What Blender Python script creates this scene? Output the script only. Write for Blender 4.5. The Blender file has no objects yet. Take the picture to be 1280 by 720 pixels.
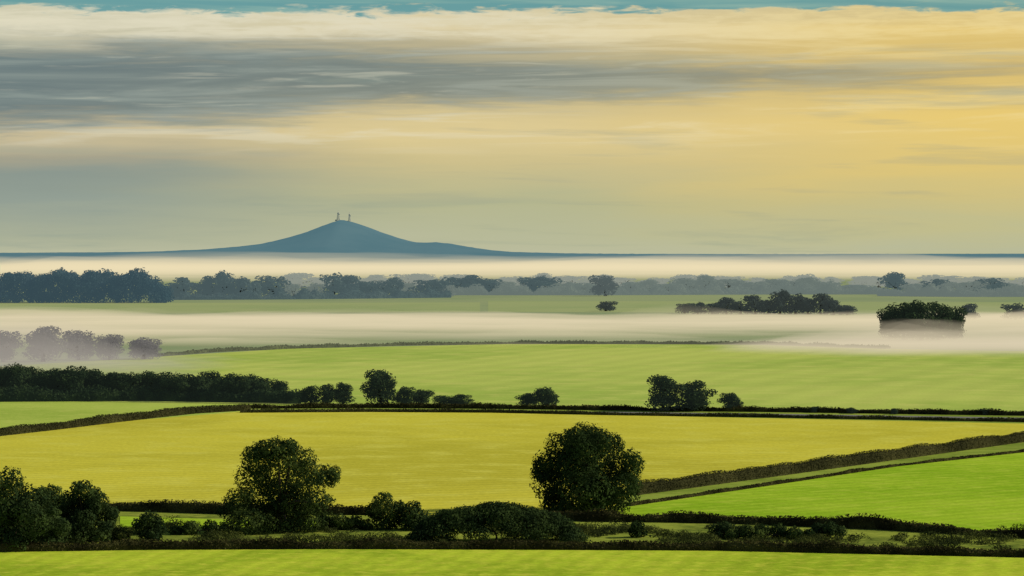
import bpy, math, random
import numpy as np
from mathutils import Vector, noise
PI=math.pi
C=bpy.context.scene.collection
F=3630.0; H=40.0; HY=318.0
def gp(px,py,z=0.0):
    Y=H*F/(py-HY); return ((px-640)/F*Y, Y, z)
# ---------------------------------------------------------------- materials
def newmat(name):
    m=bpy.data.materials.new(name); m.use_nodes=True; nt=m.node_tree
    for n in list(nt.nodes): nt.nodes.remove(n)
    return m,nt,nt.nodes.new('ShaderNodeOutputMaterial')
def ramp(nt,stops,interp='LINEAR'):
    r=nt.nodes.new('ShaderNodeValToRGB'); cr=r.color_ramp; cr.interpolation=interp
    while len(cr.elements)>1: cr.elements.remove(cr.elements[-1])
    cr.elements[0].position=stops[0][0]; cr.elements[0].color=(*stops[0][1],1)
    for p,c in stops[1:]:
        e=cr.elements.new(p); e.color=(*c,1)
    return r
def noise_n(nt,scale,detail=4,rough=0.55,vec=None,dist=0.0):
    n=nt.nodes.new('ShaderNodeTexNoise'); n.inputs['Scale'].default_value=scale
    n.inputs['Detail'].default_value=detail; n.inputs['Roughness'].default_value=rough; n.inputs['Distortion'].default_value=dist
    if vec is not None: nt.links.new(vec,n.inputs['Vector'])
    return n
def mix(nt,fac,a,b,mode='MIX'):
    m=nt.nodes.new('ShaderNodeMix'); m.data_type='RGBA'; m.blend_type=mode
    for s,v in ((m.inputs[0],fac),(m.inputs[6],a),(m.inputs[7],b)):
        if isinstance(v,(int,float)): s.default_value=v
        elif isinstance(v,tuple): s.default_value=(*v,1)
        else: nt.links.new(v,s)
    return m.outputs[2]
def mth(nt,op,a,b=None,c=None,clamp=False):
    m=nt.nodes.new('ShaderNodeMath'); m.operation=op; m.use_clamp=clamp
    for i,v in enumerate((a,b,c)):
        if v is None: continue
        if isinstance(v,(int,float)): m.inputs[i].default_value=v
        else: nt.links.new(v,m.inputs[i])
    return m.outputs[0]
def ramp_f(nt,val,lo,hi):
    r=nt.nodes.new('ShaderNodeMapRange'); r.interpolation_type='SMOOTHSTEP'
    r.inputs['From Min'].default_value=lo; r.inputs['From Max'].default_value=hi
    if isinstance(val,(int,float)): r.inputs['Value'].default_value=val
    else: nt.links.new(val,r.inputs['Value'])
    return r.outputs['Result']
def with_haze_glow(nt,sh,air):
    """painted haze: mixes a haze-coloured glow into far surfaces"""
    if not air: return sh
    e=nt.nodes.new('ShaderNodeEmission'); e.inputs['Color'].default_value=(*air[0],1)  # surface emission stands in for haze in front of it
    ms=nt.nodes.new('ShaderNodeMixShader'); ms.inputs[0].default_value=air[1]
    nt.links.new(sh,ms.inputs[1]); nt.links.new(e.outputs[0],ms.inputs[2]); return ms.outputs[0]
def field_mat(name,dark,light,accent,s1=0.02,ang=0.0,row=0.0,rowamt=0.0,fine=0.7,air=None):
    m,nt,out=newmat(name)
    g=nt.nodes.new('ShaderNodeNewGeometry').outputs['Position']
    a=noise_n(nt,s1,6,0.62,g,0.6); b=noise_n(nt,s1*9,5,0.65,g); c=noise_n(nt,1.1,4,0.7,g)
    col=mix(nt,ramp_f(nt,a.outputs['Fac'],0.38,0.62),dark,light)
    col=mix(nt,mth(nt,'MULTIPLY',ramp_f(nt,b.outputs['Fac'],0.45,0.7),0.7),col,accent)
    k=mth(nt,'MULTIPLY_ADD',c.outputs['Fac'],fine,1-fine*0.5)
    if rowamt>0:
        mp=nt.nodes.new('ShaderNodeMapping'); mp.inputs['Rotation'].default_value=(0,0,ang); nt.links.new(g,mp.inputs['Vector'])
        w=nt.nodes.new('ShaderNodeTexWave'); w.inputs['Scale'].default_value=row; w.inputs['Distortion'].default_value=3.0
        w.inputs['Detail'].default_value=3; w.inputs['Detail Scale'].default_value=0.3
        nt.links.new(mp.outputs[0],w.inputs['Vector'])
        k=mth(nt,'MULTIPLY',k,mth(nt,'MULTIPLY_ADD',w.outputs['Fac'],rowamt,1-rowamt*0.5))
    cc=nt.nodes.new('ShaderNodeCombineXYZ')
    for i in range(3): nt.links.new(k,cc.inputs[i])
    col=mix(nt,1.0,col,cc.outputs[0],'MULTIPLY')
    d=nt.nodes.new('ShaderNodeBsdfDiffuse'); nt.links.new(col,d.inputs['Color'])
    nt.links.new(with_haze_glow(nt,d.outputs[0],air),out.inputs['Surface'])
    return m
def leaf_mat(name,dark,light,scale=0.35,trans=0.25,air=None):
    m,nt,out=newmat(name)
    g=nt.nodes.new('ShaderNodeNewGeometry')
    a=noise_n(nt,scale,3,0.6,g.outputs['Position'])
    col=mix(nt,ramp_f(nt,a.outputs['Fac'],0.36,0.70),dark,tuple(x*1.1 for x in light))
    d=nt.nodes.new('ShaderNodeBsdfDiffuse'); nt.links.new(col,d.inputs['Color'])
    t=nt.nodes.new('ShaderNodeBsdfTranslucent'); nt.links.new(col,t.inputs['Color'])
    ms=nt.nodes.new('ShaderNodeMixShader'); ms.inputs[0].default_value=trans
    nt.links.new(d.outputs[0],ms.inputs[1]); nt.links.new(t.outputs[0],ms.inputs[2])
    nt.links.new(with_haze_glow(nt,ms.outputs[0],air),out.inputs['Surface'])
    return m
def plain(name,col,var=0.3,scale=1.0,rough=0.9):
    m,nt,out=newmat(name)
    g=nt.nodes.new('ShaderNodeNewGeometry')
    a=noise_n(nt,scale,5,0.6,g.outputs['Position'])
    c=mix(nt,a.outputs['Fac'],tuple(x*(1-var) for x in col),tuple(x*(1+var) for x in col))
    p=nt.nodes.new('ShaderNodeBsdfPrincipled'); nt.links.new(c,p.inputs['Base Color']); p.inputs['Roughness'].default_value=rough
    p.inputs['Specular IOR Level'].default_value=0.1
    nt.links.new(p.outputs[0],out.inputs['Surface']); return m
def mist_mat(name,col,sig):
    m,nt,out=newmat(name)
    a=nt.nodes.new('ShaderNodeVolumeAbsorption'); a.inputs['Color'].default_value=(0,0,0,1); a.inputs['Density'].default_value=sig
    e=nt.nodes.new('ShaderNodeEmission'); e.inputs['Color'].default_value=(*col,1); e.inputs['Strength'].default_value=sig  # mist glows by itself in place of scattered daylight
    s=nt.nodes.new('ShaderNodeAddShader'); nt.links.new(a.outputs[0],s.inputs[0]); nt.links.new(e.outputs[0],s.inputs[1])
    nt.links.new(s.outputs[0],out.inputs['Volume']); return m
# ---------------------------------------------------------------- objects
def link(name,me,mat=None,parent=None):
    o=bpy.data.objects.new(name,me); C.objects.link(o)
    if mat is not None and me is not None and not me.materials: me.materials.append(mat)
    if parent is not None: o.parent=parent
    return o
def tag(o,label=None,cat=None,group=None,kind=None):
    if label: o['label']=label
    if cat: o['category']=cat
    if group: o['group']=group
    if kind: o['kind']=kind
    return o
def pymesh(name,v,f,smooth=False):
    me=bpy.data.meshes.new(name); me.from_pydata([tuple(x) for x in v],[],[tuple(x) for x in f]); me.update()
    if smooth: me.polygons.foreach_set('use_smooth',[True]*len(me.polygons))
    return me
def quads_np(centers,normals,size,rng):
    n=len(centers)
    r=rng.normal(size=(n,3)); u=np.cross(normals,r); u/=np.linalg.norm(u,axis=1)[:,None]+1e-9
    w=np.cross(normals,u)
    s=size[:,None]*0.5; asp=rng.uniform(0.55,1.0,(n,1))
    v=np.stack([centers-u*s-w*s*asp*0.3, centers+w*s*asp*-1.0, centers+u*s+w*s*asp*0.3, centers+w*s*asp],1)
    return v.reshape(-1,3)
def leafmesh(name,lobes,nleaf,leaf,seed,zmin=0.02,soft=0.4):
    rng=np.random.default_rng(seed)
    L=np.array(lobes,float); wt=(L[:,3]*L[:,5]); wt=wt/wt.sum()
    idx=rng.choice(len(L),nleaf,p=wt)
    d=rng.normal(size=(nleaf,3)); d/=np.linalg.norm(d,axis=1)[:,None]
    lump=1+0.13*np.sin(d[:,0]*7+idx)*np.sin(d[:,2]*6+idx*2)+0.08*np.sin(d[:,1]*11+idx*3)
    rad=np.where(rng.random(nleaf)<0.8,rng.uniform(0.84,1.04,nleaf),rng.uniform(0.4,0.85,nleaf))*lump
    c=L[idx,:3]+d*L[idx,3:]*rad[:,None]
    nr=d+rng.normal(size=(nleaf,3))*soft; nr/=np.linalg.norm(nr,axis=1)[:,None]
    keep=c[:,2]>zmin; c=c[keep]; nr=nr[keep]
    v=quads_np(c,nr,leaf*rng.uniform(0.6,1.35,len(c)),rng)
    nq=len(c); faces=np.arange(nq*4).reshape(-1,4)
    return pymesh(name,v,faces.tolist())
def tubes(segs,n=7):
    v=[];f=[]
    for p0,p1,r0,r1 in segs:
        p0=Vector(p0);p1=Vector(p1);d=(p1-p0).normalized()
        a=d.orthogonal().normalized(); b=d.cross(a); o=len(v)
        for p,r in ((p0,r0),(p1,r1)):
            for k in range(n):
                t=2*PI*k/n; v.append(p+a*math.cos(t)*r+b*math.sin(t)*r)
        for k in range(n): f.append((o+k,o+(k+1)%n,o+n+(k+1)%n,o+n+k))
        f.append(tuple(o+k for k in range(n))[::-1]); f.append(tuple(o+n+k for k in range(n)))
    return v,f
def trunk_mesh(lobes,h,r,seed):
    rnd=random.Random(seed); fork=h*0.25
    mid=(rnd.uniform(-.02,.02)*h,0,fork*0.5); top=(rnd.uniform(-.03,.03)*h,0,fork)
    segs=[((0,0,-0.02*h),(0,0,0.03*h),r*1.7,r*1.15),((0,0,0.03*h),mid,r*1.15,r),(mid,top,r,r*0.85)]
    for L in rnd.sample(lobes,min(9,len(lobes))):
        q=Vector(L[:3]); m=Vector(top).lerp(q,0.5)+Vector((rnd.uniform(-.03,.03)*h,0,0.04*h))
        segs.append((top,m,r*0.5,r*0.32)); segs.append((m,q,r*0.32,r*0.1))
    return pymesh('trunk_mesh',*tubes(segs))
# ---------------------------------------------------------------- foliage materials; distant ones have haze painted into colour and glow
M_dark=leaf_mat('foliage_dark',(0.017,0.030,0.011),(0.042,0.070,0.018))
M_clump=leaf_mat('foliage_clump',(0.020,0.036,0.014),(0.055,0.085,0.024))
M_oak=leaf_mat('foliage_oak',(0.022,0.040,0.013),(0.082,0.115,0.026))
M_mid=leaf_mat('foliage_mid',(0.018,0.034,0.016),(0.043,0.070,0.025),air=((0.05,0.07,0.06),0.12))
M_row=leaf_mat('foliage_row',(0.040,0.060,0.055),(0.06,0.085,0.07),0.1,0.3,air=((0.085,0.105,0.10),0.30))
M_lone=leaf_mat('foliage_lone',(0.050,0.075,0.070),(0.08,0.105,0.09),0.1,0.3,air=((0.14,0.18,0.18),0.55))
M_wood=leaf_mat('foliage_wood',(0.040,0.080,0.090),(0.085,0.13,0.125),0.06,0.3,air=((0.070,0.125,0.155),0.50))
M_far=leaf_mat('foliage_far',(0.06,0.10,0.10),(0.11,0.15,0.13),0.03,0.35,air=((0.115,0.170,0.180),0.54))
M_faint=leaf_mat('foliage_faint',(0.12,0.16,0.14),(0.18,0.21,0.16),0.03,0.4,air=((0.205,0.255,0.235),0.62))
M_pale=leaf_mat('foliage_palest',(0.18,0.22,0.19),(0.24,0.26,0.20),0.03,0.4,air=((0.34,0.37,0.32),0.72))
M_mauve=leaf_mat('foliage_mist_grey',(0.12,0.12,0.125),(0.17,0.165,0.155),0.1,0.3,air=((0.22,0.21,0.205),0.45))  # grey of the mist painted into leaf colour and glow
M_hedge=leaf_mat('hedge_leaf',(0.028,0.027,0.011),(0.074,0.072,0.024),0.25)
M_hedgeb=leaf_mat('hedge_brown',(0.040,0.042,0.017),(0.074,0.073,0.027),0.07)
M_scrub=leaf_mat('scrub_leaf',(0.026,0.036,0.012),(0.095,0.112,0.025),0.12)
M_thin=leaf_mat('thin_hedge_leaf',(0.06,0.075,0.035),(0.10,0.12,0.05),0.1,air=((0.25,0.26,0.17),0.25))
M_bark=plain('bark',(0.05,0.038,0.025),0.4,2.0)
# ---------------------------------------------------------------- trees
def near_tree(name,px,py,lob,label,cat,mat,nleaf,leaf,seed,rtrunk=0.4,deep=0.75,group=None,parts=('trunk','crown'),sub=3):
    X,Y,_=gp(px,py); s=Y/F
    rnd=random.Random(seed); L=[]
    W=max(abs(a)+r for a,b,r in lob)*s
    for a,b,r in lob:
        for k in range(sub):
            fr=1.0 if k==0 else rnd.uniform(0.45,0.7)
            dx=0 if k==0 else rnd.uniform(-.8,.8)*r*s; dz=0 if k==0 else rnd.uniform(-.6,.55)*r*s
            room=math.sqrt(max(0.05,1-(a*s/W)**2))*W*deep
            dy=rnd.uniform(-1,1)*room
            rr=r*s*fr
            L.append((a*s+dx,dy,max(rr*0.4,b*s+dz),rr,rr,rr*0.88))
    h=max(b+r for a,b,r in lob)*s
    root=bpy.data.objects.new(name,None); C.objects.link(root); root.location=(X,Y,0)
    link(parts[0],trunk_mesh(L,h,rtrunk,seed),M_bark,root)
    link(parts[1],leafmesh('crown_mesh',L,nleaf,leaf,seed),mat,root)
    tag(root,label,cat,group)
    return root
near_tree('oak_tree',350,664,[(0,98,24),(-26,90,21),(26,88,21),(-38,66,20),(0,62,32),(38,62,20),(58,66,15),(68,70,8),(-50,40,18),(-62,30,13),(-20,38,26),(20,34,25),(46,38,18),(0,18,24),(-36,14,20),(34,14,20),(-10,104,15),(12,102,15),(-18,8,20),(18,8,20),(-58,12,13),(54,12,12)],
  'broad tree with ragged sunlit olive crown left of centre, in front of the golden field','tree',M_oak,36000,0.31,3,0.45)
near_tree('oak_tree',731,640,[(0,86,27),(-26,78,25),(26,78,25),(-43,57,23),(45,57,23),(0,56,38),(-42,34,23),(44,32,23),(0,30,36),(-56,46,13),(56,42,14),(-15,10,24),(20,10,24),(-38,12,18),(40,12,18),(-14,92,18),(16,92,18)],
  'dense rounded dark tree on the edge of the golden field, the tallest right of centre','tree',M_dark,46000,0.33,6,0.5,sub=3)
near_tree('broadleaf_tree',22,686,[(-6,88,17),(-18,66,24),(14,60,22),(34,60,13),(0,45,32),(-25,40,28),(28,36,22),(-10,15,30),(25,14,28),(46,50,8),(48,22,18)],
  'tall bushy dark tree at the left edge in front','tree',M_clump,24000,0.33,7,0.3)
near_tree('broadleaf_tree',104,676,[(4,66,13),(-14,52,13),(18,50,15),(2,38,22),(-25,26,18),(24,28,16),(-10,10,24),(20,10,18)],
  'smaller bushy tree at the right end of the dark clump at lower left','tree',M_clump,16000,0.33,8,0.25)
near_tree('broadleaf_tree',66,668,[(0,50,14),(-14,38,14),(14,36,14),(0,20,24),(-26,14,18),(26,12,18)],
  'low dark tree between the two taller ones of the lower left clump','tree',M_oak,12000,0.33,9,0.22)
B=('stem','foliage')
near_tree('bush',187,676,[(0,26,13),(-8,14,12),(9,14,12),(0,5,14)],'small upright dark bush beside the lower left clump','bush',M_clump,3800,0.30,11,0.1,parts=B)
near_tree('bush',150,676,[(0,10,8),(-6,5,7),(7,5,7)],'tiny round bush right beside the lower left clump of trees','bush',M_scrub,1400,0.30,12,0.08,parts=B)
near_tree('bush',483,661,[(-4,34,14),(-14,24,12),(8,22,14),(0,10,20)],'leafy upright bush between the ragged olive tree and the mound of scrub','bush',M_oak,4800,0.30,13,0.12,parts=B)
near_tree('bush',515,662,[(0,24,13),(-8,14,14),(12,14,13),(4,5,18)],'rounded bush touching the left end of the big mound of scrub','bush',M_clump,4200,0.30,14,0.12,parts=B)
def mound(px,py,half,hpx,label,seed,nleaf):
    X,Y,_=gp(px,py); s=Y/F; rnd=random.Random(seed); L=[]
    for k in range(150):
        u=-1+2*(k+0.5)/150; r=rnd.uniform(10,14)*s; v_=rnd.uniform(-1,1)
        prof=(max(0.02,1-abs(u)**2.4))**0.6*(max(0.05,1-abs(v_)**2.5))**0.5
        top=hpx*s*prof*(1+0.035*math.sin(u*9+1))*rnd.uniform(0.94,1.0)
        rz=min(r*0.75,top*0.55); L.append((u*(half*s-r*0.6),v_*half*s*0.32,top-rz,r*1.3,r,rz))
    root=bpy.data.objects.new('scrub_mound',None); C.objects.link(root); root.location=(X,Y,0)
    link('stem',trunk_mesh(L,hpx*s,0.14,seed),M_bark,root)
    link('foliage',leafmesh('mound_mesh',L,nleaf,0.28,seed,soft=0.5),M_clump,root)
    tag(root,label,'bush')
mound(620,677,110,50,'long low dark mound of scrub below the dense rounded tree',15,45000)
near_tree('bush',797,672,[(0,14,9),(-4,7,8),(5,6,8)],'single small dark bush right of the scrub mound','bush',M_dark,1500,0.30,16,0.08,parts=B)
near_tree('bush',905,672,[(-10,8,10),(0,12,10),(12,8,10)],'leftmost of the low bushes on the rough strip at lower right','bush',M_clump,2600,0.30,17,0.08,parts=B)
near_tree('bush',965,674,[(-50,6,9),(-32,9,10),(-12,10,10),(8,9,11),(28,8,10),(46,6,8)],'wide low bush in the middle of the rough strip at lower right','bush',M_oak,6000,0.30,18,0.08,deep=0.2,parts=B)
near_tree('bush',1035,672,[(-12,10,9),(2,12,10),(14,8,9)],'rightmost of the low bushes on the rough strip at lower right','bush',M_clump,2600,0.30,19,0.08,parts=B)
near_tree('bush',432,662,[(-26,6,10),(-8,10,12),(12,8,11),(26,6,9)],'low straggling bush right of the ragged olive tree','bush',M_oak,3600,0.32,20,0.08,deep=0.25,parts=B)
near_tree('bush',250,668,[(-30,5,8),(-10,9,10),(12,8,10),(32,8,10)],'low dark bush left of the ragged olive tree','bush',M_oak,3400,0.32,21,0.08,deep=0.25,parts=B)
rnd=random.Random(99); L=[]
for k in range(1800):
    px=rnd.uniform(-20,1300); py=rnd.uniform(655,682)
    if px>740: py=rnd.uniform(660,688)
    nn=noise.noise(Vector((px*0.016,py*0.07,2)))
    if nn<(-0.02 if px>700 else 0.03): continue
    X,Y,_=gp(px,py); r=rnd.uniform(0.35,0.7)*rnd.choice((0.7,1,1.3))*(1+nn); L.append((X,Y,r*0.35,r*1.4,r*1.4,r*0.75))
tag(link('rough_scrub',leafmesh('scrub_mesh',L,100000,0.21,4,soft=0.35),M_scrub),'tussocks and low scrub scattered over the rough strip in front','scrub',kind='stuff')
def proto(seed,n,leaf,round_=1.0,base=0.1):
    rnd=random.Random(seed); L=[]
    lean=rnd.uniform(-.12,.12); full=rnd.uniform(0.85,1.1)
    for k in range(15):
        t=rnd.uniform(0,2*PI); rr=0.35*full*math.sqrt(rnd.random()); z=rnd.uniform(base+0.12,0.84)
        w=math.sqrt(max(0.1,1-((z-0.5)/0.55)**2))
        r=rnd.uniform(0.12,0.21)
        L.append((rr*w*math.cos(t)*round_+lean*z,rr*w*math.sin(t)*round_,z,r,r,r*0.9))
    L.append((0,0,0.5,0.3,0.3,0.32)); L.append((lean,0,0.82,0.16,0.16,0.16)); L.append((0.05,0,0.2,0.36,0.36,0.2))
    return (trunk_mesh(L,1.0,0.035,seed),leafmesh('crown_mesh',L,n,leaf,seed))
P_mid=[proto(30+i,4600,0.050) for i in range(6)]
P_far=[proto(50+i,1600,0.080) for i in range(8)]
mats={}
def place(name,px,base,top,w,protos,mat,label,group=None,cat='tree',k=None):
    X,Y,_=gp(px,base); s=Y/F; rnd=random.Random(int(px*7+base))
    T,Cm=protos[rnd.randrange(len(protos)) if k is None else k]
    key=(Cm.name,mat.name)
    if key not in mats:
        c=Cm.copy(); c.materials.clear(); c.materials.append(mat); mats[key]=c
        if not T.materials: T.materials.append(M_bark)
    root=bpy.data.objects.new(name,None); C.objects.link(root); root.location=(X,Y,0)
    root.rotation_euler=(0,0,rnd.uniform(0,6.28)); root.scale=(w*s*1.12,w*s*1.12,(base-top)*s)
    link('trunk' if cat=='tree' else 'stem',T,None,root); link('crown' if cat=='tree' else 'foliage',mats[key],None,root)
    tag(root,label,cat,group); return root
ORD=['first','second','third','fourth','fifth','sixth','seventh','eighth','ninth','tenth','eleventh','twelfth','thirteenth','fourteenth','fifteenth','sixteenth','seventeenth','eighteenth','nineteenth','twentieth','twenty-first','twenty-second','twenty-third','twenty-fourth','twenty-fifth','twenty-sixth','twenty-seventh','twenty-eighth','twenty-ninth','thirtieth','thirty-first','thirty-second','thirty-third','thirty-fourth','thirty-fifth','thirty-sixth','thirty-seventh','thirty-eighth','thirty-ninth','fortieth']
place('field_tree',476,507,461,52,P_mid,M_mid,'dark round tree behind the golden field, tallest left of centre in the mid distance',k=0)
place('bush',506,508,482,32,P_mid,M_mid,'dark bush leaning against the right of the mid-distance round tree',cat='bush')
place('bush',526,507,486,34,P_mid,M_mid,'second dark bush right of the mid-distance round tree',cat='bush')
place('bush',556,508,494,34,P_mid,M_mid,'left half of the low pair of bushes in the middle roadside hedge',cat='bush')
place('bush',578,508,492,38,P_mid,M_mid,'right half of the low pair of bushes in the middle roadside hedge',cat='bush')
place('bush',389,505,482,30,P_mid,M_mid,'left bush in the small group beyond the end of the long tree belt',cat='bush')
place('bush',408,505,479,34,P_mid,M_mid,'middle bush in the small group beyond the end of the long tree belt',cat='bush')
place('bush',429,505,477,34,P_mid,M_mid,'right bush in the small group beyond the end of the long tree belt',cat='bush')
place('bush',659,508,491,34,P_mid,M_mid,'lower left bush of the central pair below the big green field',cat='bush')
place('bush',683,509,483,42,P_mid,M_mid,'taller right bush of the central pair below the big green field',cat='bush')
place('field_tree',829,514,469,56,P_mid,M_mid,'left and tallest of the three dark trees by the road right of centre',k=1)
place('field_tree',868,514,474,56,P_mid,M_mid,'middle one of the three dark trees by the road right of centre',k=2)
place('field_tree',914,514,490,34,P_mid,M_mid,'smallest and rightmost of the three dark trees by the road right of centre',k=3)
for i,x in enumerate((1018,1064,1118,1232)):
    place('bush',x,516+i,508+i,12+(i%2)*4,P_mid,M_mid,ORD[i]+' tiny bush from the left along the road at right',cat='bush')
n=30
for i in range(n):
    t=i/(n-1); rnd=random.Random(i); x=-8+t*358+rnd.uniform(-4,4)
    place('belt_tree',x,499+rnd.uniform(-2,1)+t*3,456+15*t+rnd.uniform(-5,6),(44-10*t)*rnd.uniform(0.8,1.25),P_mid,M_mid,ORD[i]+' tree from the left in the long dark tree belt','trees of the long dark belt at left')
for i,(x,b,t,w) in enumerate([(4,452,412,50),(54,452,407,60),(98,450,412,46),(137,450,417,38),(180,449,421,54)]):
    place('misty_tree',x,b,t,w,P_mid,M_mauve,ORD[i]+' from the left of the five pale grey trees wrapped in mist','pale trees in the mist at left')
for i,(x,b,t,w) in enumerate([(1112,424,382,36),(1130,425,377,48),(1151,426,374,58),(1173,425,376,52),(1193,424,382,38)]):
    place('misty_tree',x,b,t,w,P_mid,M_mid,ORD[i]+' tree from the left of the dark-topped clump rising out of the mist','dark-topped clump at right')
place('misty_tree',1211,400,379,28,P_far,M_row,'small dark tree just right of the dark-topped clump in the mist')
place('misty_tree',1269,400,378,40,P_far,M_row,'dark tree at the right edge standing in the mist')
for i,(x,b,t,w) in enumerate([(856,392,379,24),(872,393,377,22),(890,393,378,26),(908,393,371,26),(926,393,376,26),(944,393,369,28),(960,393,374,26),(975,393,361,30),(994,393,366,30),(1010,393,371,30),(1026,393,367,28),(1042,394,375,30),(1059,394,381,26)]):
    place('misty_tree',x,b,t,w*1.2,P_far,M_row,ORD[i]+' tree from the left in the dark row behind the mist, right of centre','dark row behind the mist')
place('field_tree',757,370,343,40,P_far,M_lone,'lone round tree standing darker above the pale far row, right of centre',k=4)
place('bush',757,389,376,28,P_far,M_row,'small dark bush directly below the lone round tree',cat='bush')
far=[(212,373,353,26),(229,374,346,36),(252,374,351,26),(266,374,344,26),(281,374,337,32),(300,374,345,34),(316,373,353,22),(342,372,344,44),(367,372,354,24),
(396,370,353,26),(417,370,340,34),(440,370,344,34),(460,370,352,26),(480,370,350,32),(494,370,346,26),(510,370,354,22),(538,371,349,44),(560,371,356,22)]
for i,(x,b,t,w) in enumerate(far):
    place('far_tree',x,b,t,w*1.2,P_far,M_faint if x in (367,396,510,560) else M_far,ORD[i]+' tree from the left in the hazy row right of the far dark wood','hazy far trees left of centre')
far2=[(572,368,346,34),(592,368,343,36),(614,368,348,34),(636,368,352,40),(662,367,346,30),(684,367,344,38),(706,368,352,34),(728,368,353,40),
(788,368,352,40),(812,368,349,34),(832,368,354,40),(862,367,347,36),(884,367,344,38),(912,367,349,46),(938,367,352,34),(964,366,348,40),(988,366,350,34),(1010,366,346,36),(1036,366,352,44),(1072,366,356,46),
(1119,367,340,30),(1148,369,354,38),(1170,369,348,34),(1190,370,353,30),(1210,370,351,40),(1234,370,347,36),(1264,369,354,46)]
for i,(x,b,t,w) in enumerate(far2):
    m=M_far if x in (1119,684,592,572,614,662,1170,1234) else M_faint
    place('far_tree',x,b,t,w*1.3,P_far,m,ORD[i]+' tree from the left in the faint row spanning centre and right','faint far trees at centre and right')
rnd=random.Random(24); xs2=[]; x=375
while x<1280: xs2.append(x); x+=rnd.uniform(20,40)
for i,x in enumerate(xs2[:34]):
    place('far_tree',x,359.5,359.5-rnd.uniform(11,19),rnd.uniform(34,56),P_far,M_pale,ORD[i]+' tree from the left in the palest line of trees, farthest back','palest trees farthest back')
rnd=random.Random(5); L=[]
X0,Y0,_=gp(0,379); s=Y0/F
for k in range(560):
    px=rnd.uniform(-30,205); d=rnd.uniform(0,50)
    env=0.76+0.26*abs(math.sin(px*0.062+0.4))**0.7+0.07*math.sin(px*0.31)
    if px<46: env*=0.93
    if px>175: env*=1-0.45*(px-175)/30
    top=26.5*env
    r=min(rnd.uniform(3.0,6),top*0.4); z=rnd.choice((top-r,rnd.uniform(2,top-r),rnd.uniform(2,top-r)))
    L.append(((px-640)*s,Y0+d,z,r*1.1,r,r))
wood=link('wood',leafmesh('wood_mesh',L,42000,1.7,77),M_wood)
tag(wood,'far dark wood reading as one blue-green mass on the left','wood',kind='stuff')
# ---------------------------------------------------------------- hedges
def hedge(pts,h,w,leaf,per_m,mat,label,seed,cat='hedge',name='hedge',wob=0.3):
    P=[Vector(gp(*p)) for p in pts]; rng=np.random.default_rng(seed)
    path=[]
    for a,b in zip(P[:-1],P[1:]):
        n=max(2,int((b-a).length/ max(1.5,h)))
        for k in range(n): path.append(a.lerp(b,k/n))
    path.append(P[-1]); o0=path[0].copy()
    v=[];f=[];hs=[]
    for i,p in enumerate(path):
        t=(path[min(i+1,len(path)-1)]-path[max(i-1,0)]).normalized(); nrm=Vector((-t.y,t.x,0))
        hh=h*(1+wob*noise.noise(Vector((p.x*0.11,p.y*0.11,seed)))*2+wob*0.5*noise.noise(Vector((p.x*0.5,p.y*0.5,seed)))); hh=max(hh,h*0.35); hs.append(hh)
        for a,z in ((-0.5,-0.1),(-0.5,0.5),(-0.3,0.9),(0.3,0.9),(0.5,0.5),(0.5,-0.1)):
            q=p-o0+nrm*a*w*0.85; v.append((q.x,q.y,z*hh*0.93 if z>0 else -0.1))
    for i in range(len(path)-1):
        for k in range(5): f.append((i*6+k,i*6+k+1,(i+1)*6+k+1,(i+1)*6+k))
    A=np.array([tuple(p-o0) for p in path]); seg=np.linalg.norm(np.diff(A,axis=0),axis=1); tot=seg.sum(); n=int(tot*per_m)
    idx=rng.choice(len(seg),n,p=seg/tot); u=rng.random(n)
    c=A[idx]*(1-u[:,None])+A[idx+1]*u[:,None]; hh=np.array(hs)[idx]*(1-u)+np.array(hs)[idx+1]*u
    th=rng.uniform(0,PI,n); tt=(A[idx+1]-A[idx]); tt/=np.linalg.norm(tt,axis=1)[:,None]
    nr=np.stack([-tt[:,1],tt[:,0],np.zeros(n)],1)
    c=c+nr*(np.cos(th)*w*0.5*rng.uniform(0.85,1.15,n))[:,None]; c[:,2]+=np.abs(np.sin(th))**0.6*hh*rng.uniform(0.75,1.12,n)
    N=nr*np.cos(th)[:,None]; N[:,2]+=np.sin(th); N+=rng.normal(size=(n,3))*0.5; N/=np.linalg.norm(N,axis=1)[:,None]
    q=quads_np(c,N,leaf*rng.uniform(0.6,1.4,n),rng)
    off=len(v); V=np.vstack([np.array(v),q]); ff=f+(np.arange(n*4).reshape(-1,4)+off).tolist()
    o=link(name,pymesh('hedge_mesh',V,ff),mat); o.location=o0
    return tag(o,label,cat)
hedge([(-20,690),(190,687),(420,686),(700,687),(900,688),(1300,697)],1.25,1.7,0.30,90,M_hedge,'long dark front hedge running the full width above the bottom green field',1)
hedge([(128,638),(200,640),(290,643),(400,643),(475,644)],1.5,1.8,0.32,90,M_hedge,'dark hedge along the lower edge of the golden field at left',2)
hedge([(640,646),(735,652),(840,653),(930,655),(1100,662),(1300,674)],1.4,1.9,0.32,90,M_hedge,'dark hedge below the bright green field at right',3,wob=0.4)
hedge([(790,619),(960,596),(1120,574),(1300,549)],2.0,2.6,0.24,200,M_hedgeb,'thick brown-green diagonal hedge between the golden field and the bright green field',4,wob=0.12)
hedge([(785,633),(960,607),(1120,583),(1300,563)],0.5,1.0,0.26,60,M_hedge,'thin low dark hedge line just below the thick diagonal hedge at right',5)
hedge([(-20,547),(60,538),(150,527),(240,517),(310,513)],1.7,2.6,0.32,110,M_hedgeb,'brown diagonal hedge between the golden field and the light green field at left',6,wob=0.12)
hedge([(310,511),(460,510),(620,511),(760,513),(960,515),(1300,520)],1.2,1.8,0.40,50,M_hedge,'dark hedge on the far side of the road behind the golden field',7,wob=0.4)
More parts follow.
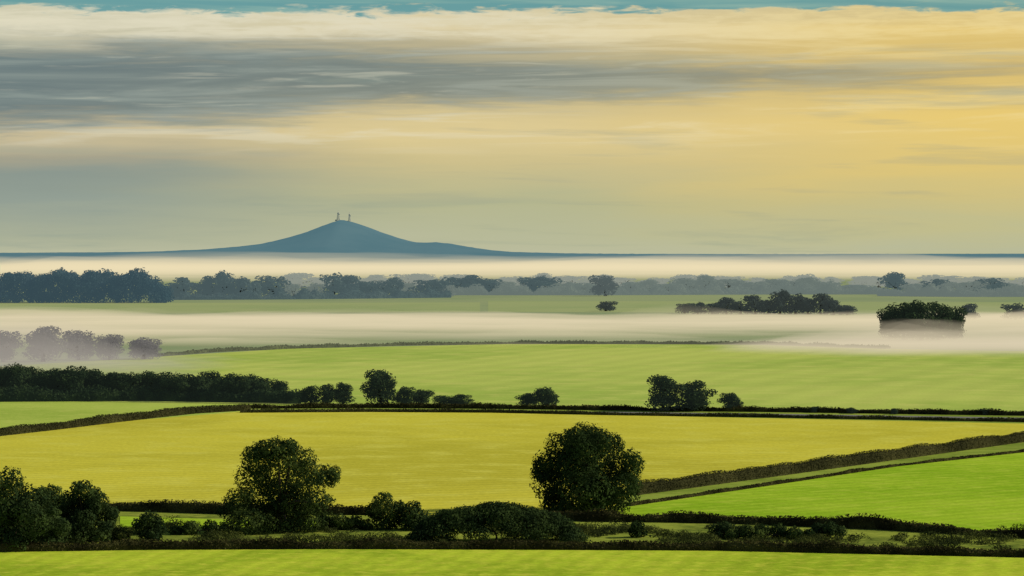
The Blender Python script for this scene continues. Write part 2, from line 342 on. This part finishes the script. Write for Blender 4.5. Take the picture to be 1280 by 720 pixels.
hedge([(300,516),(460,515),(620,516),(760,519),(960,522),(1300,528)],0.8,1.6,0.40,44,M_hedgeb,'low hedge on the near side of the road behind the golden field',8,wob=0.3)
hedge([(180,447),(270,440),(360,436),(500,432),(640,430),(800,430),(960,431),(1110,436)],1.3,3,0.8,12,M_thin,'curving thin hedge along the misty far edge of the big green field',9)
hedge([(-10,502),(180,501),(380,504)],3.4,5,0.6,70,M_mid,'dark undergrowth hedge at the foot of the long dark tree belt',14)
hedge([(200,375),(380,374),(560,372)],5.5,12,1.5,18,M_far,'pale hazy hedgerow beneath the far trees left of centre',11,wob=0.8)
hedge([(555,369),(760,369),(960,368),(1100,368)],7.0,12,1.6,16,M_faint,'pale hazy hedgerow beneath the faint far trees at centre and right',12,wob=0.8)
hedge([(1100,370),(1200,371),(1300,371)],7,12,1.6,16,M_faint,'pale hazy hedgerow beneath the faint far trees at far right',13,wob=0.8)
# ---------------------------------------------------------------- ground and fields
M_ground=field_mat('ground_grass',(0.19,0.27,0.11),(0.26,0.33,0.13),(0.28,0.31,0.15),0.003,air=((0.32,0.34,0.22),0.3))  # distance haze added to the grass as a glow
S=60000
g=link('ground',pymesh('ground_mesh',[(-S,-500,0),(S,-500,0),(S,S,0),(-S,S,0)],[(0,1,2,3)]),M_ground); tag(g,'flat green plain reaching to the horizon','ground',kind='structure')
def field(pts,mat,label,z=0.04,name='field'):
    P=[gp(a,b,z) for a,b in pts]
    o=link(name,pymesh('field_mesh',P,[tuple(range(len(P)))]),mat)
    me=o.data
    if me.polygons[0].normal.z<0: me.flip_normals()
    return tag(o,label,'field' if name!='road' else 'road',kind='structure')
F1=field_mat('pasture_front',(0.28,0.39,0.022),(0.42,0.52,0.035),(0.54,0.56,0.06),0.04,0.2,0.09,0.12,1.0)
F2=field_mat('rough_grass',(0.10,0.14,0.022),(0.24,0.29,0.040),(0.35,0.38,0.06),0.05,fine=1.0)
F3=field_mat('golden_crop',(0.46,0.43,0.042),(0.57,0.53,0.055),(0.60,0.58,0.09),0.010,1.2,0.07,0.10,0.9)
F4=field_mat('bright_crop',(0.24,0.40,0.018),(0.34,0.49,0.03),(0.41,0.52,0.05),0.02,0.9,0.08,0.12,0.9)
F5=field_mat('left_pasture',(0.32,0.43,0.065),(0.40,0.50,0.085),(0.46,0.52,0.11),0.02)
F6=field_mat('big_pasture',(0.32,0.44,0.06),(0.45,0.53,0.095),(0.52,0.56,0.12),0.007,0.3,0.02,0.08,0.6,air=((0.44,0.46,0.20),0.12))  # slight haze glow mixed into the pasture
F7=field_mat('far_pasture',(0.24,0.33,0.10),(0.30,0.37,0.12),(0.34,0.37,0.15),0.004,air=((0.34,0.36,0.21),0.35))  # paler tone and glow imitate haze over the far pasture
F9=field_mat('verge_grass',(0.16,0.23,0.03),(0.26,0.34,0.05),(0.28,0.31,0.06),0.05)
field([(-60,760),(1340,760),(1340,697),(900,688),(420,686),(-60,690)],F1,'bright green front field')
field([(-60,690),(420,686),(900,688),(1340,697),(1340,674),(1100,662),(930,655),(735,652),(640,646),(475,644),(128,638),(-60,636)],F2,'strip of rough grass between hedges')
field([(150,660),(150,646),(290,650),(430,651),(430,660)],F4,'small strip of lighter grass below the left hedge',0.08)
field([(-60,636),(128,638),(475,644),(640,646),(735,652),(790,619),(960,596),(1120,574),(1340,543),(1340,531),(960,523),(620,516),(310,514),(150,527),(-60,552)],F3,'golden field')
field([(735,652),(930,655),(1100,662),(1340,676),(1340,557),(1120,583),(960,607),(785,633)],F4,'vivid green field at right')
field([(735,652),(785,633),(960,607),(1120,583),(1340,557),(1340,543),(1120,574),(960,596),(790,619)],F9,'grass verge along the diagonal hedge')
field([(-60,552),(150,527),(310,514),(380,505),(-60,500)],F5,'light green field at left')
field([(310,514),(620,516),(960,523),(1340,531),(1340,521),(960,515),(620,511),(380,505)],F9,'grass verge under the roadside hedges',0.02)
field([(-60,500),(380,506),(620,511),(960,515),(1340,521),(1340,440),(1110,436),(960,431),(640,430),(360,436),(180,447),(-60,462)],F6,'big light green field in the middle')
field([(-100,392),(600,390),(600,378),(-100,379)],F7,'hazy far field at left')
field([(610,390),(1400,392),(1400,378),(610,376)],F7,'hazy far field at right')
M_road=plain('asphalt',(0.17,0.165,0.14),0.15,0.3)
field([(520,514.6),(760,516.3),(960,519),(1340,525.2),(1340,523.5),(960,517.6),(760,515.2),(520,513.6)],M_road,'pale country road',0.10,'road')
# ---------------------------------------------------------------- hill
prof=[(-400,318),(-200,317),(0,316),(120,315.5),(200,314),(260,311.5),(300,308),(325,305),(345,301),(365,296),(385,289.5),(402,282.5),(414,278),(426,274.6),(440,277.5),(452,281.5),(475,290),(500,298),(518,302.5),(530,303),(545,302.5),(560,304),(590,309.5),(615,313),(640,315),(700,316.5),(760,317),(900,317.5),(1300,317),(1700,317)]
px_=[p[0] for p in prof]; py_=[p[1] for p in prof]
YH=12000.0; sH=YH/F
def hz(px): return (HY-np.interp(px,px_,py_))*sH+H
xs=np.arange(-400,1700,5); ys=np.linspace(-1500,2500,33); v=[];f=[]
for j,y in enumerate(ys):
    t=1-abs(y)/(1500 if y<0 else 2500); e=t*t*(3-2*t)
    for x in xs:
        z=hz(x); nn=noise.fractal(Vector((x*0.012,y*0.002,1.3)),1,2,4)
        zz=z*(e**(1+0.5*(z/180)))*(1+ (0.02+0.25*(1-e))*nn) + (1.5*noise.noise(Vector((x*0.15,y*0.01,0))) if abs(y)<200 else 0)
        v.append(((x-640)*sH,YH+y,zz if j not in (0,len(ys)-1) else -5))
nx=len(xs)
for j in range(len(ys)-1):
    for i in range(nx-1): f.append((j*nx+i,j*nx+i+1,(j+1)*nx+i+1,(j+1)*nx+i))
M_hill,nt,out=newmat('hill_slope')
gg=nt.nodes.new('ShaderNodeNewGeometry').outputs['Position']
a=noise_n(nt,0.004,6,0.6,gg)
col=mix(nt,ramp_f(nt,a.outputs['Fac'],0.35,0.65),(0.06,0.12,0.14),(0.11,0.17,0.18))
d=nt.nodes.new('ShaderNodeBsdfDiffuse'); nt.links.new(col,d.inputs['Color']); nt.links.new(with_haze_glow(nt,d.outputs[0],((0.105,0.215,0.250),0.72)),out.inputs['Surface'])  # blue slope colour and glow imitate distance haze
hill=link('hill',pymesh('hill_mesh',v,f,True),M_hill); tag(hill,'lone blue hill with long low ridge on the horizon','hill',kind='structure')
M_mast=plain('pale_steel',(0.62,0.60,0.52),0.1,0.1,0.6); M_hut=plain('render_wall',(0.45,0.44,0.38),0.1,0.1)
def boxv(x0,x1,y0,y1,z0,z1):
    return ([(x0,y0,z0),(x1,y0,z0),(x1,y1,z0),(x0,y1,z0),(x0,y0,z1),(x1,y0,z1),(x1,y1,z1),(x0,y1,z1)],[(3,2,1,0),(4,5,6,7),(0,1,5,4),(1,2,6,5),(2,3,7,6),(3,0,4,7)])
def mast(px,h,label,w):
    X=(px-640)*sH; zb=hz(px)-3
    root=bpy.data.objects.new('radio_mast',None); C.objects.link(root); root.location=(X,YH-5,zb)
    segs=[]; lv=6
    cs=[(-1,-1),(1,-1),(1,1),(-1,1)]
    def c(i,t): r=w*(1-0.6*t); return (cs[i][0]*r,cs[i][1]*r,h*0.8*t)
    for i in range(4): segs.append((c(i,0),c(i,1),1.1,0.8))
    for l in range(lv):
        t0=l/lv;t1=(l+1)/lv
        for i in range(4):
            segs.append((c(i,t0),c((i+1)%4,t1),0.45,0.45)); segs.append((c(i,t1),c((i+1)%4,t1),0.45,0.45))
    link('lattice_frame',pymesh('lattice_mesh',*tubes(segs,5)),M_mast,root)
    link('antenna',pymesh('antenna_mesh',*tubes([((0,0,h*.8),(0,0,h),1.1,0.6)],6)),M_mast,root)
    for a_,zz in ((0.3,0.62),(2.2,0.72)):
        dx=w*0.5*math.cos(a_)
        link('dish',pymesh('dish_mesh',*tubes([((dx,-w*0.5,h*zz),(dx,-w*0.5-1.2,h*zz),1.0,2.8)],12)),M_mast,root)
    link('hut',pymesh('hut_mesh',*boxv(-w-7,-w-0.5,-5,5,0,6)),M_hut,root)
    return tag(root,label,'mast')
mast(423,44,'left and thicker of the two pale masts on top of the blue hill',6.0)
mast(437,42,'right of the two pale masts on top of the blue hill',4.6)
# ---------------------------------------------------------------- mist: stacked thin layers, thinning with height
def smooth(t): t=min(max(t,0),1); return t*t*(3-2*t)
def mistmesh(x0,x1,y0,y1,h,seed,nx,ny,fx,fy,fade,amp,shift):
    v=[];f=[]; W=nx+1
    for j in range(ny+1):
        t=j/ny; Y=y0+(y1-y0)*t
        for i in range(nx+1):
            u=i/nx; X=x0+(x1-x0)*u
            nn=noise.fractal(Vector((X*fx,Y*fy,seed*3.7)),0.9,2.1,5)
            e=smooth((t+shift*nn)/fade[0])*smooth((1-t+shift*nn)/fade[1])*smooth((u+shift*0.3*nn)/fade[2])*smooth((1-u+shift*0.3*nn)/fade[3])
            z=h*e*max(0.0,1+amp*nn)-0.3
            if i in(0,nx) or j in (0,ny): z=-0.3
            v.append((X,Y,z))
    n1=W*(ny+1); v+= [(a,b,-0.8) for a,b,c in v]
    for j in range(ny):
        for i in range(nx):
            a=j*W+i; f.append((a,a+1,a+1+W,a+W)); f.append((n1+a,n1+a+W,n1+a+1+W,n1+a+1))
    for i in range(nx):
        a=i; f.append((a,n1+a,n1+a+1,a+1)); a=ny*W+i; f.append((a,a+1,n1+a+1,n1+a))
    for j in range(ny):
        a=j*W; f.append((a,a+W,n1+a+W,n1+a)); a=j*W+nx; f.append((a,n1+a,n1+a+W,a+W))
    return pymesh('mist_mesh',v,f)
def mist(x0,x1,y0,y1,h,col,sig,label,seed,layers=4,nx=90,ny=50,fx=0.004,fy=0.008,fade=(0.3,0.3,0.06,0.06),amp=0.7,shift=0.25,pw=1.3,jit=0.12):
    root=bpy.data.objects.new('mist_bank',None); C.objects.link(root)
    mat=mist_mat('mist_volume',col,sig/layers)
    for k in range(layers):
        hh=h*((k+1)/layers)**pw
        dy=(y1-y0)*jit*random.Random(seed*10+k).uniform(-1,1)
        link('mist_layer',mistmesh(x0,x1,y0+dy,y1+dy,hh,seed+k*0.37,nx,ny,fx,fy,fade,amp,shift),mat,root)['kind']='stuff'
    return tag(root,label,'mist',kind='stuff')
def bx(px,Y): return (px-640)/F*Y
mist(-420,420,1270,1940,6.5,(0.79,0.68,0.455),0.017,'broad bank of cream mist lying across the middle distance',1,4,fade=(0.45,0.45,0.04,0.04),amp=1.1,shift=0.4,jit=0.10)
mist(-1500,1600,4000,9800,25,(0.85,0.73,0.47),0.0015,'bright cream mist behind the far trees, below the blue hill',2,3,fx=0.0011,fy=0.0012,amp=0.95,shift=0.10,jit=0.02)
mist(bx(-220,1050),bx(330,1050),900,1150,15,(0.48,0.435,0.375),0.009,'thin grey mist around the pale trees at left',3,3,60,30,0.015,0.02,(0.5,0.4,0.2,0.5),0.8,0.3)
mist(bx(860,1180),bx(1480,1180),1120,1315,11.5,(0.72,0.625,0.44),0.030,'pale mist over the foot of the dark-topped clump at right',4,6,80,30,0.02,0.03,(0.75,0.25,0.5,0.1),0.35,0.12,1.2,jit=0.02)
# ---------------------------------------------------------------- world
EL=math.radians(29); AZ=math.radians(86)
w=bpy.data.worlds.new('World'); bpy.context.scene.world=w; w.use_nodes=True; nt=w.node_tree
for n_ in list(nt.nodes): nt.nodes.remove(n_)
out=nt.nodes.new('ShaderNodeOutputWorld'); bg=nt.nodes.new('ShaderNodeBackground'); nt.links.new(bg.outputs[0],out.inputs[0])
sky=nt.nodes.new('ShaderNodeTexSky'); sky.sky_type='NISHITA'; sky.sun_disc=False; sky.sun_elevation=EL; sky.sun_rotation=AZ
skyc=mix(nt,1.0,sky.outputs[0],(0.085,0.085,0.085),'MULTIPLY')
tc=nt.nodes.new('ShaderNodeTexCoord'); sp=nt.nodes.new('ShaderNodeSeparateXYZ'); nt.links.new(tc.outputs['Generated'],sp.inputs[0])
x,z=sp.outputs[0],sp.outputs[2]
V=mth(nt,'DIVIDE',z,0.0876); U=mth(nt,'DIVIDE',x,0.1735)
def vec(sx,sz,off=0.0,tilt=0.0):
    c=nt.nodes.new('ShaderNodeCombineXYZ'); nt.links.new(mth(nt,'MULTIPLY_ADD',U,sx,off),c.inputs[0])
    nt.links.new(mth(nt,'ADD',mth(nt,'MULTIPLY',V,sz),mth(nt,'MULTIPLY',U,tilt)),c.inputs[2]); nt.links.new(sp.outputs[1],c.inputs[1]); return c.outputs[0]
nA=noise_n(nt,1.0,4,0.5,vec(1.1,4.5,3.0),0.3).outputs['Fac']
nB=noise_n(nt,1.0,6,0.55,vec(1.6,12,11.0,0.5),0.4).outputs['Fac']
nC=noise_n(nt,1.0,6,0.60,vec(4.5,36,7.0,-0.8),0.6).outputs['Fac']
nD=noise_n(nt,1.0,6,0.58,vec(2.2,18,21.0,-0.5),0.6).outputs['Fac']
nE=noise_n(nt,1.0,6,0.60,vec(14.0,34,41.0,0.0),0.5).outputs['Fac']
def ctr(s,a): return mth(nt,'MULTIPLY',mth(nt,'SUBTRACT',s,0.5),a)
Vd=mth(nt,'ADD',mth(nt,'ADD',V,ctr(nA,0.14)),mth(nt,'ADD',ctr(nB,0.13),ctr(nC,0.05)))
def hx(h):
    c=[int(h[i:i+2],16)/255 for i in (0,2,4)]; return tuple(((q+0.055)/1.055)**2.4 if q>0.04045 else q/12.92 for q in c)
def yv(y): return (318-y)/318*0.8
V8=mth(nt,'MULTIPLY',Vd,0.8)
left=ramp(nt,[(0,hx('babc9f')),(yv(296),hx('a9af97')),(yv(255),hx('939f94')),(yv(222),hx('8c988f')),(yv(200),hx('a6a28c')),(yv(170),hx('c9bc98')),(yv(130),hx('bdb294')),(yv(60),hx('b0ae9a')),(yv(40),hx('cbc7ad')),(yv(20),hx('d0ccb0')),(1.0,hx('c0c0a8'))])
midr=ramp(nt,[(0,hx('bbbc9e')),(yv(296),hx('b7b998')),(yv(250),hx('b5b68f')),(yv(205),hx('cdbf8c')),(yv(165),hx('decb94')),(yv(120),hx('c6b88c')),(yv(80),hx('b1ab8d')),(yv(60),hx('bab08e')),(yv(38),hx('dccea5')),(yv(18),hx('d3c8a2')),(1.0,hx('c0c0a8'))])
right=ramp(nt,[(0,hx('b9ba97')),(yv(290),hx('c2bd8c')),(yv(250),hx('cfc082')),(yv(200),hx('e0c678')),(yv(150),hx('e9cb76')),(yv(105),hx('ddc175')),(yv(75),hx('d8bd76')),(yv(55),hx('ddc176')),(yv(38),hx('e5c87a')),(yv(18),hx('d6c28a')),(1.0,hx('c8bc90'))])
for r_ in (left,midr,right): nt.links.new(V8,r_.inputs[0])
Un=mth(nt,'ADD',U,ctr(nA,0.7))
base=mix(nt,ramp_f(nt,Un,-0.95,-0.1),left.outputs[0],midr.outputs[0])
base=mix(nt,ramp_f(nt,Un,0.0,0.95),base,right.outputs[0])
cream=mix(nt,ramp_f(nt,U,-0.3,0.9),hx('e2dcc2'),hx('edd795'))
up=mth(nt,'MULTIPLY',ramp_f(nt,V,0.36,0.50),ramp_f(nt,nD,0.47,0.64))
base=mix(nt,mth(nt,'MULTIPLY',up,0.55),base,cream)
vc=mth(nt,'MULTIPLY_ADD',U,0.02,0.685)
hw=mth(nt,'MULTIPLY_ADD',mth(nt,'ADD',U,1.0),-0.072,0.174)
off=mth(nt,'ABSOLUTE',mth(nt,'SUBTRACT',mth(nt,'ADD',V,mth(nt,'ADD',ctr(nB,0.15),ctr(nA,0.08))),vc))
dd=mth(nt,'ADD',mth(nt,'SUBTRACT',hw,off),mth(nt,'ADD',ctr(nD,0.24),ctr(nC,0.11)))
mask=ramp_f(nt,dd,-0.05,0.07)
dcol=mix(nt,ramp_f(nt,nD,0.35,0.68),hx('61757a'),hx('7e8e8c'))
base=mix(nt,mth(nt,'MULTIPLY',mask,mth(nt,'MULTIPLY_ADD',U,-0.20,0.72)),base,dcol)
thin=mth(nt,'MULTIPLY',mth(nt,'MULTIPLY',ramp_f(nt,nC,0.50,0.70),ramp_f(nt,nB,0.38,0.58)),ramp_f(nt,V,0.5,0.62))
base=mix(nt,mth(nt,'MULTIPLY',thin,0.38),base,cream)
bars=mth(nt,'MULTIPLY',ramp_f(nt,mth(nt,'ADD',nB,ctr(nC,0.3)),0.52,0.70),0.28)
base=mix(nt,mth(nt,'MULTIPLY',bars,mth(nt,'SUBTRACT',1.0,ramp_f(nt,V,0.78,0.86))),base,hx('8a9a90'))
edge=mth(nt,'MULTIPLY',ramp_f(nt,mth(nt,'ADD',V,ctr(nD,0.10)),0.825,0.87),ramp_f(nt,mth(nt,'MULTIPLY_ADD',nE,0.5,mth(nt,'MULTIPLY',nC,0.5)),0.38,0.58))
base=mix(nt,mth(nt,'MULTIPLY',edge,0.60),base,cream)
teal=ramp_f(nt,mth(nt,'ADD',V,mth(nt,'ADD',ctr(nD,0.10),ctr(nE,0.11))),0.938,0.966)
base=mix(nt,mth(nt,'MULTIPLY',teal,0.92),base,mix(nt,ramp_f(nt,nB,0.45,0.7),hx('55979d'),hx('8ab3a8')))
fin=mix(nt,ramp_f(nt,z,0.09,0.22),base,skyc)
nt.links.new(fin,bg.inputs['Color']); bg.inputs['Strength'].default_value=1.0
# ---------------------------------------------------------------- sun
d=Vector((math.sin(AZ)*math.cos(EL),math.cos(AZ)*math.cos(EL),math.sin(EL)))
sl=bpy.data.lights.new('sun','SUN'); sl.energy=4.3; sl.angle=math.radians(0.6); sl.color=(1,0.9,0.72)
so=bpy.data.objects.new('sun',sl); C.objects.link(so); so.rotation_euler=d.to_track_quat('Z','Y').to_euler()
# ---------------------------------------------------------------- camera
cam=bpy.data.cameras.new('camera'); co=bpy.data.objects.new('camera',cam); C.objects.link(co)
co.location=(0,0,H); co.rotation_euler=(PI/2,0,0)
cam.sensor_width=36; cam.lens=36*F/1280; cam.shift_y=-(360-HY)/1280; cam.clip_start=1; cam.clip_end=100000
bpy.context.scene.camera=co
vs=bpy.context.scene.view_settings; vs.view_transform='Standard'; vs.look='None'; vs.exposure=0
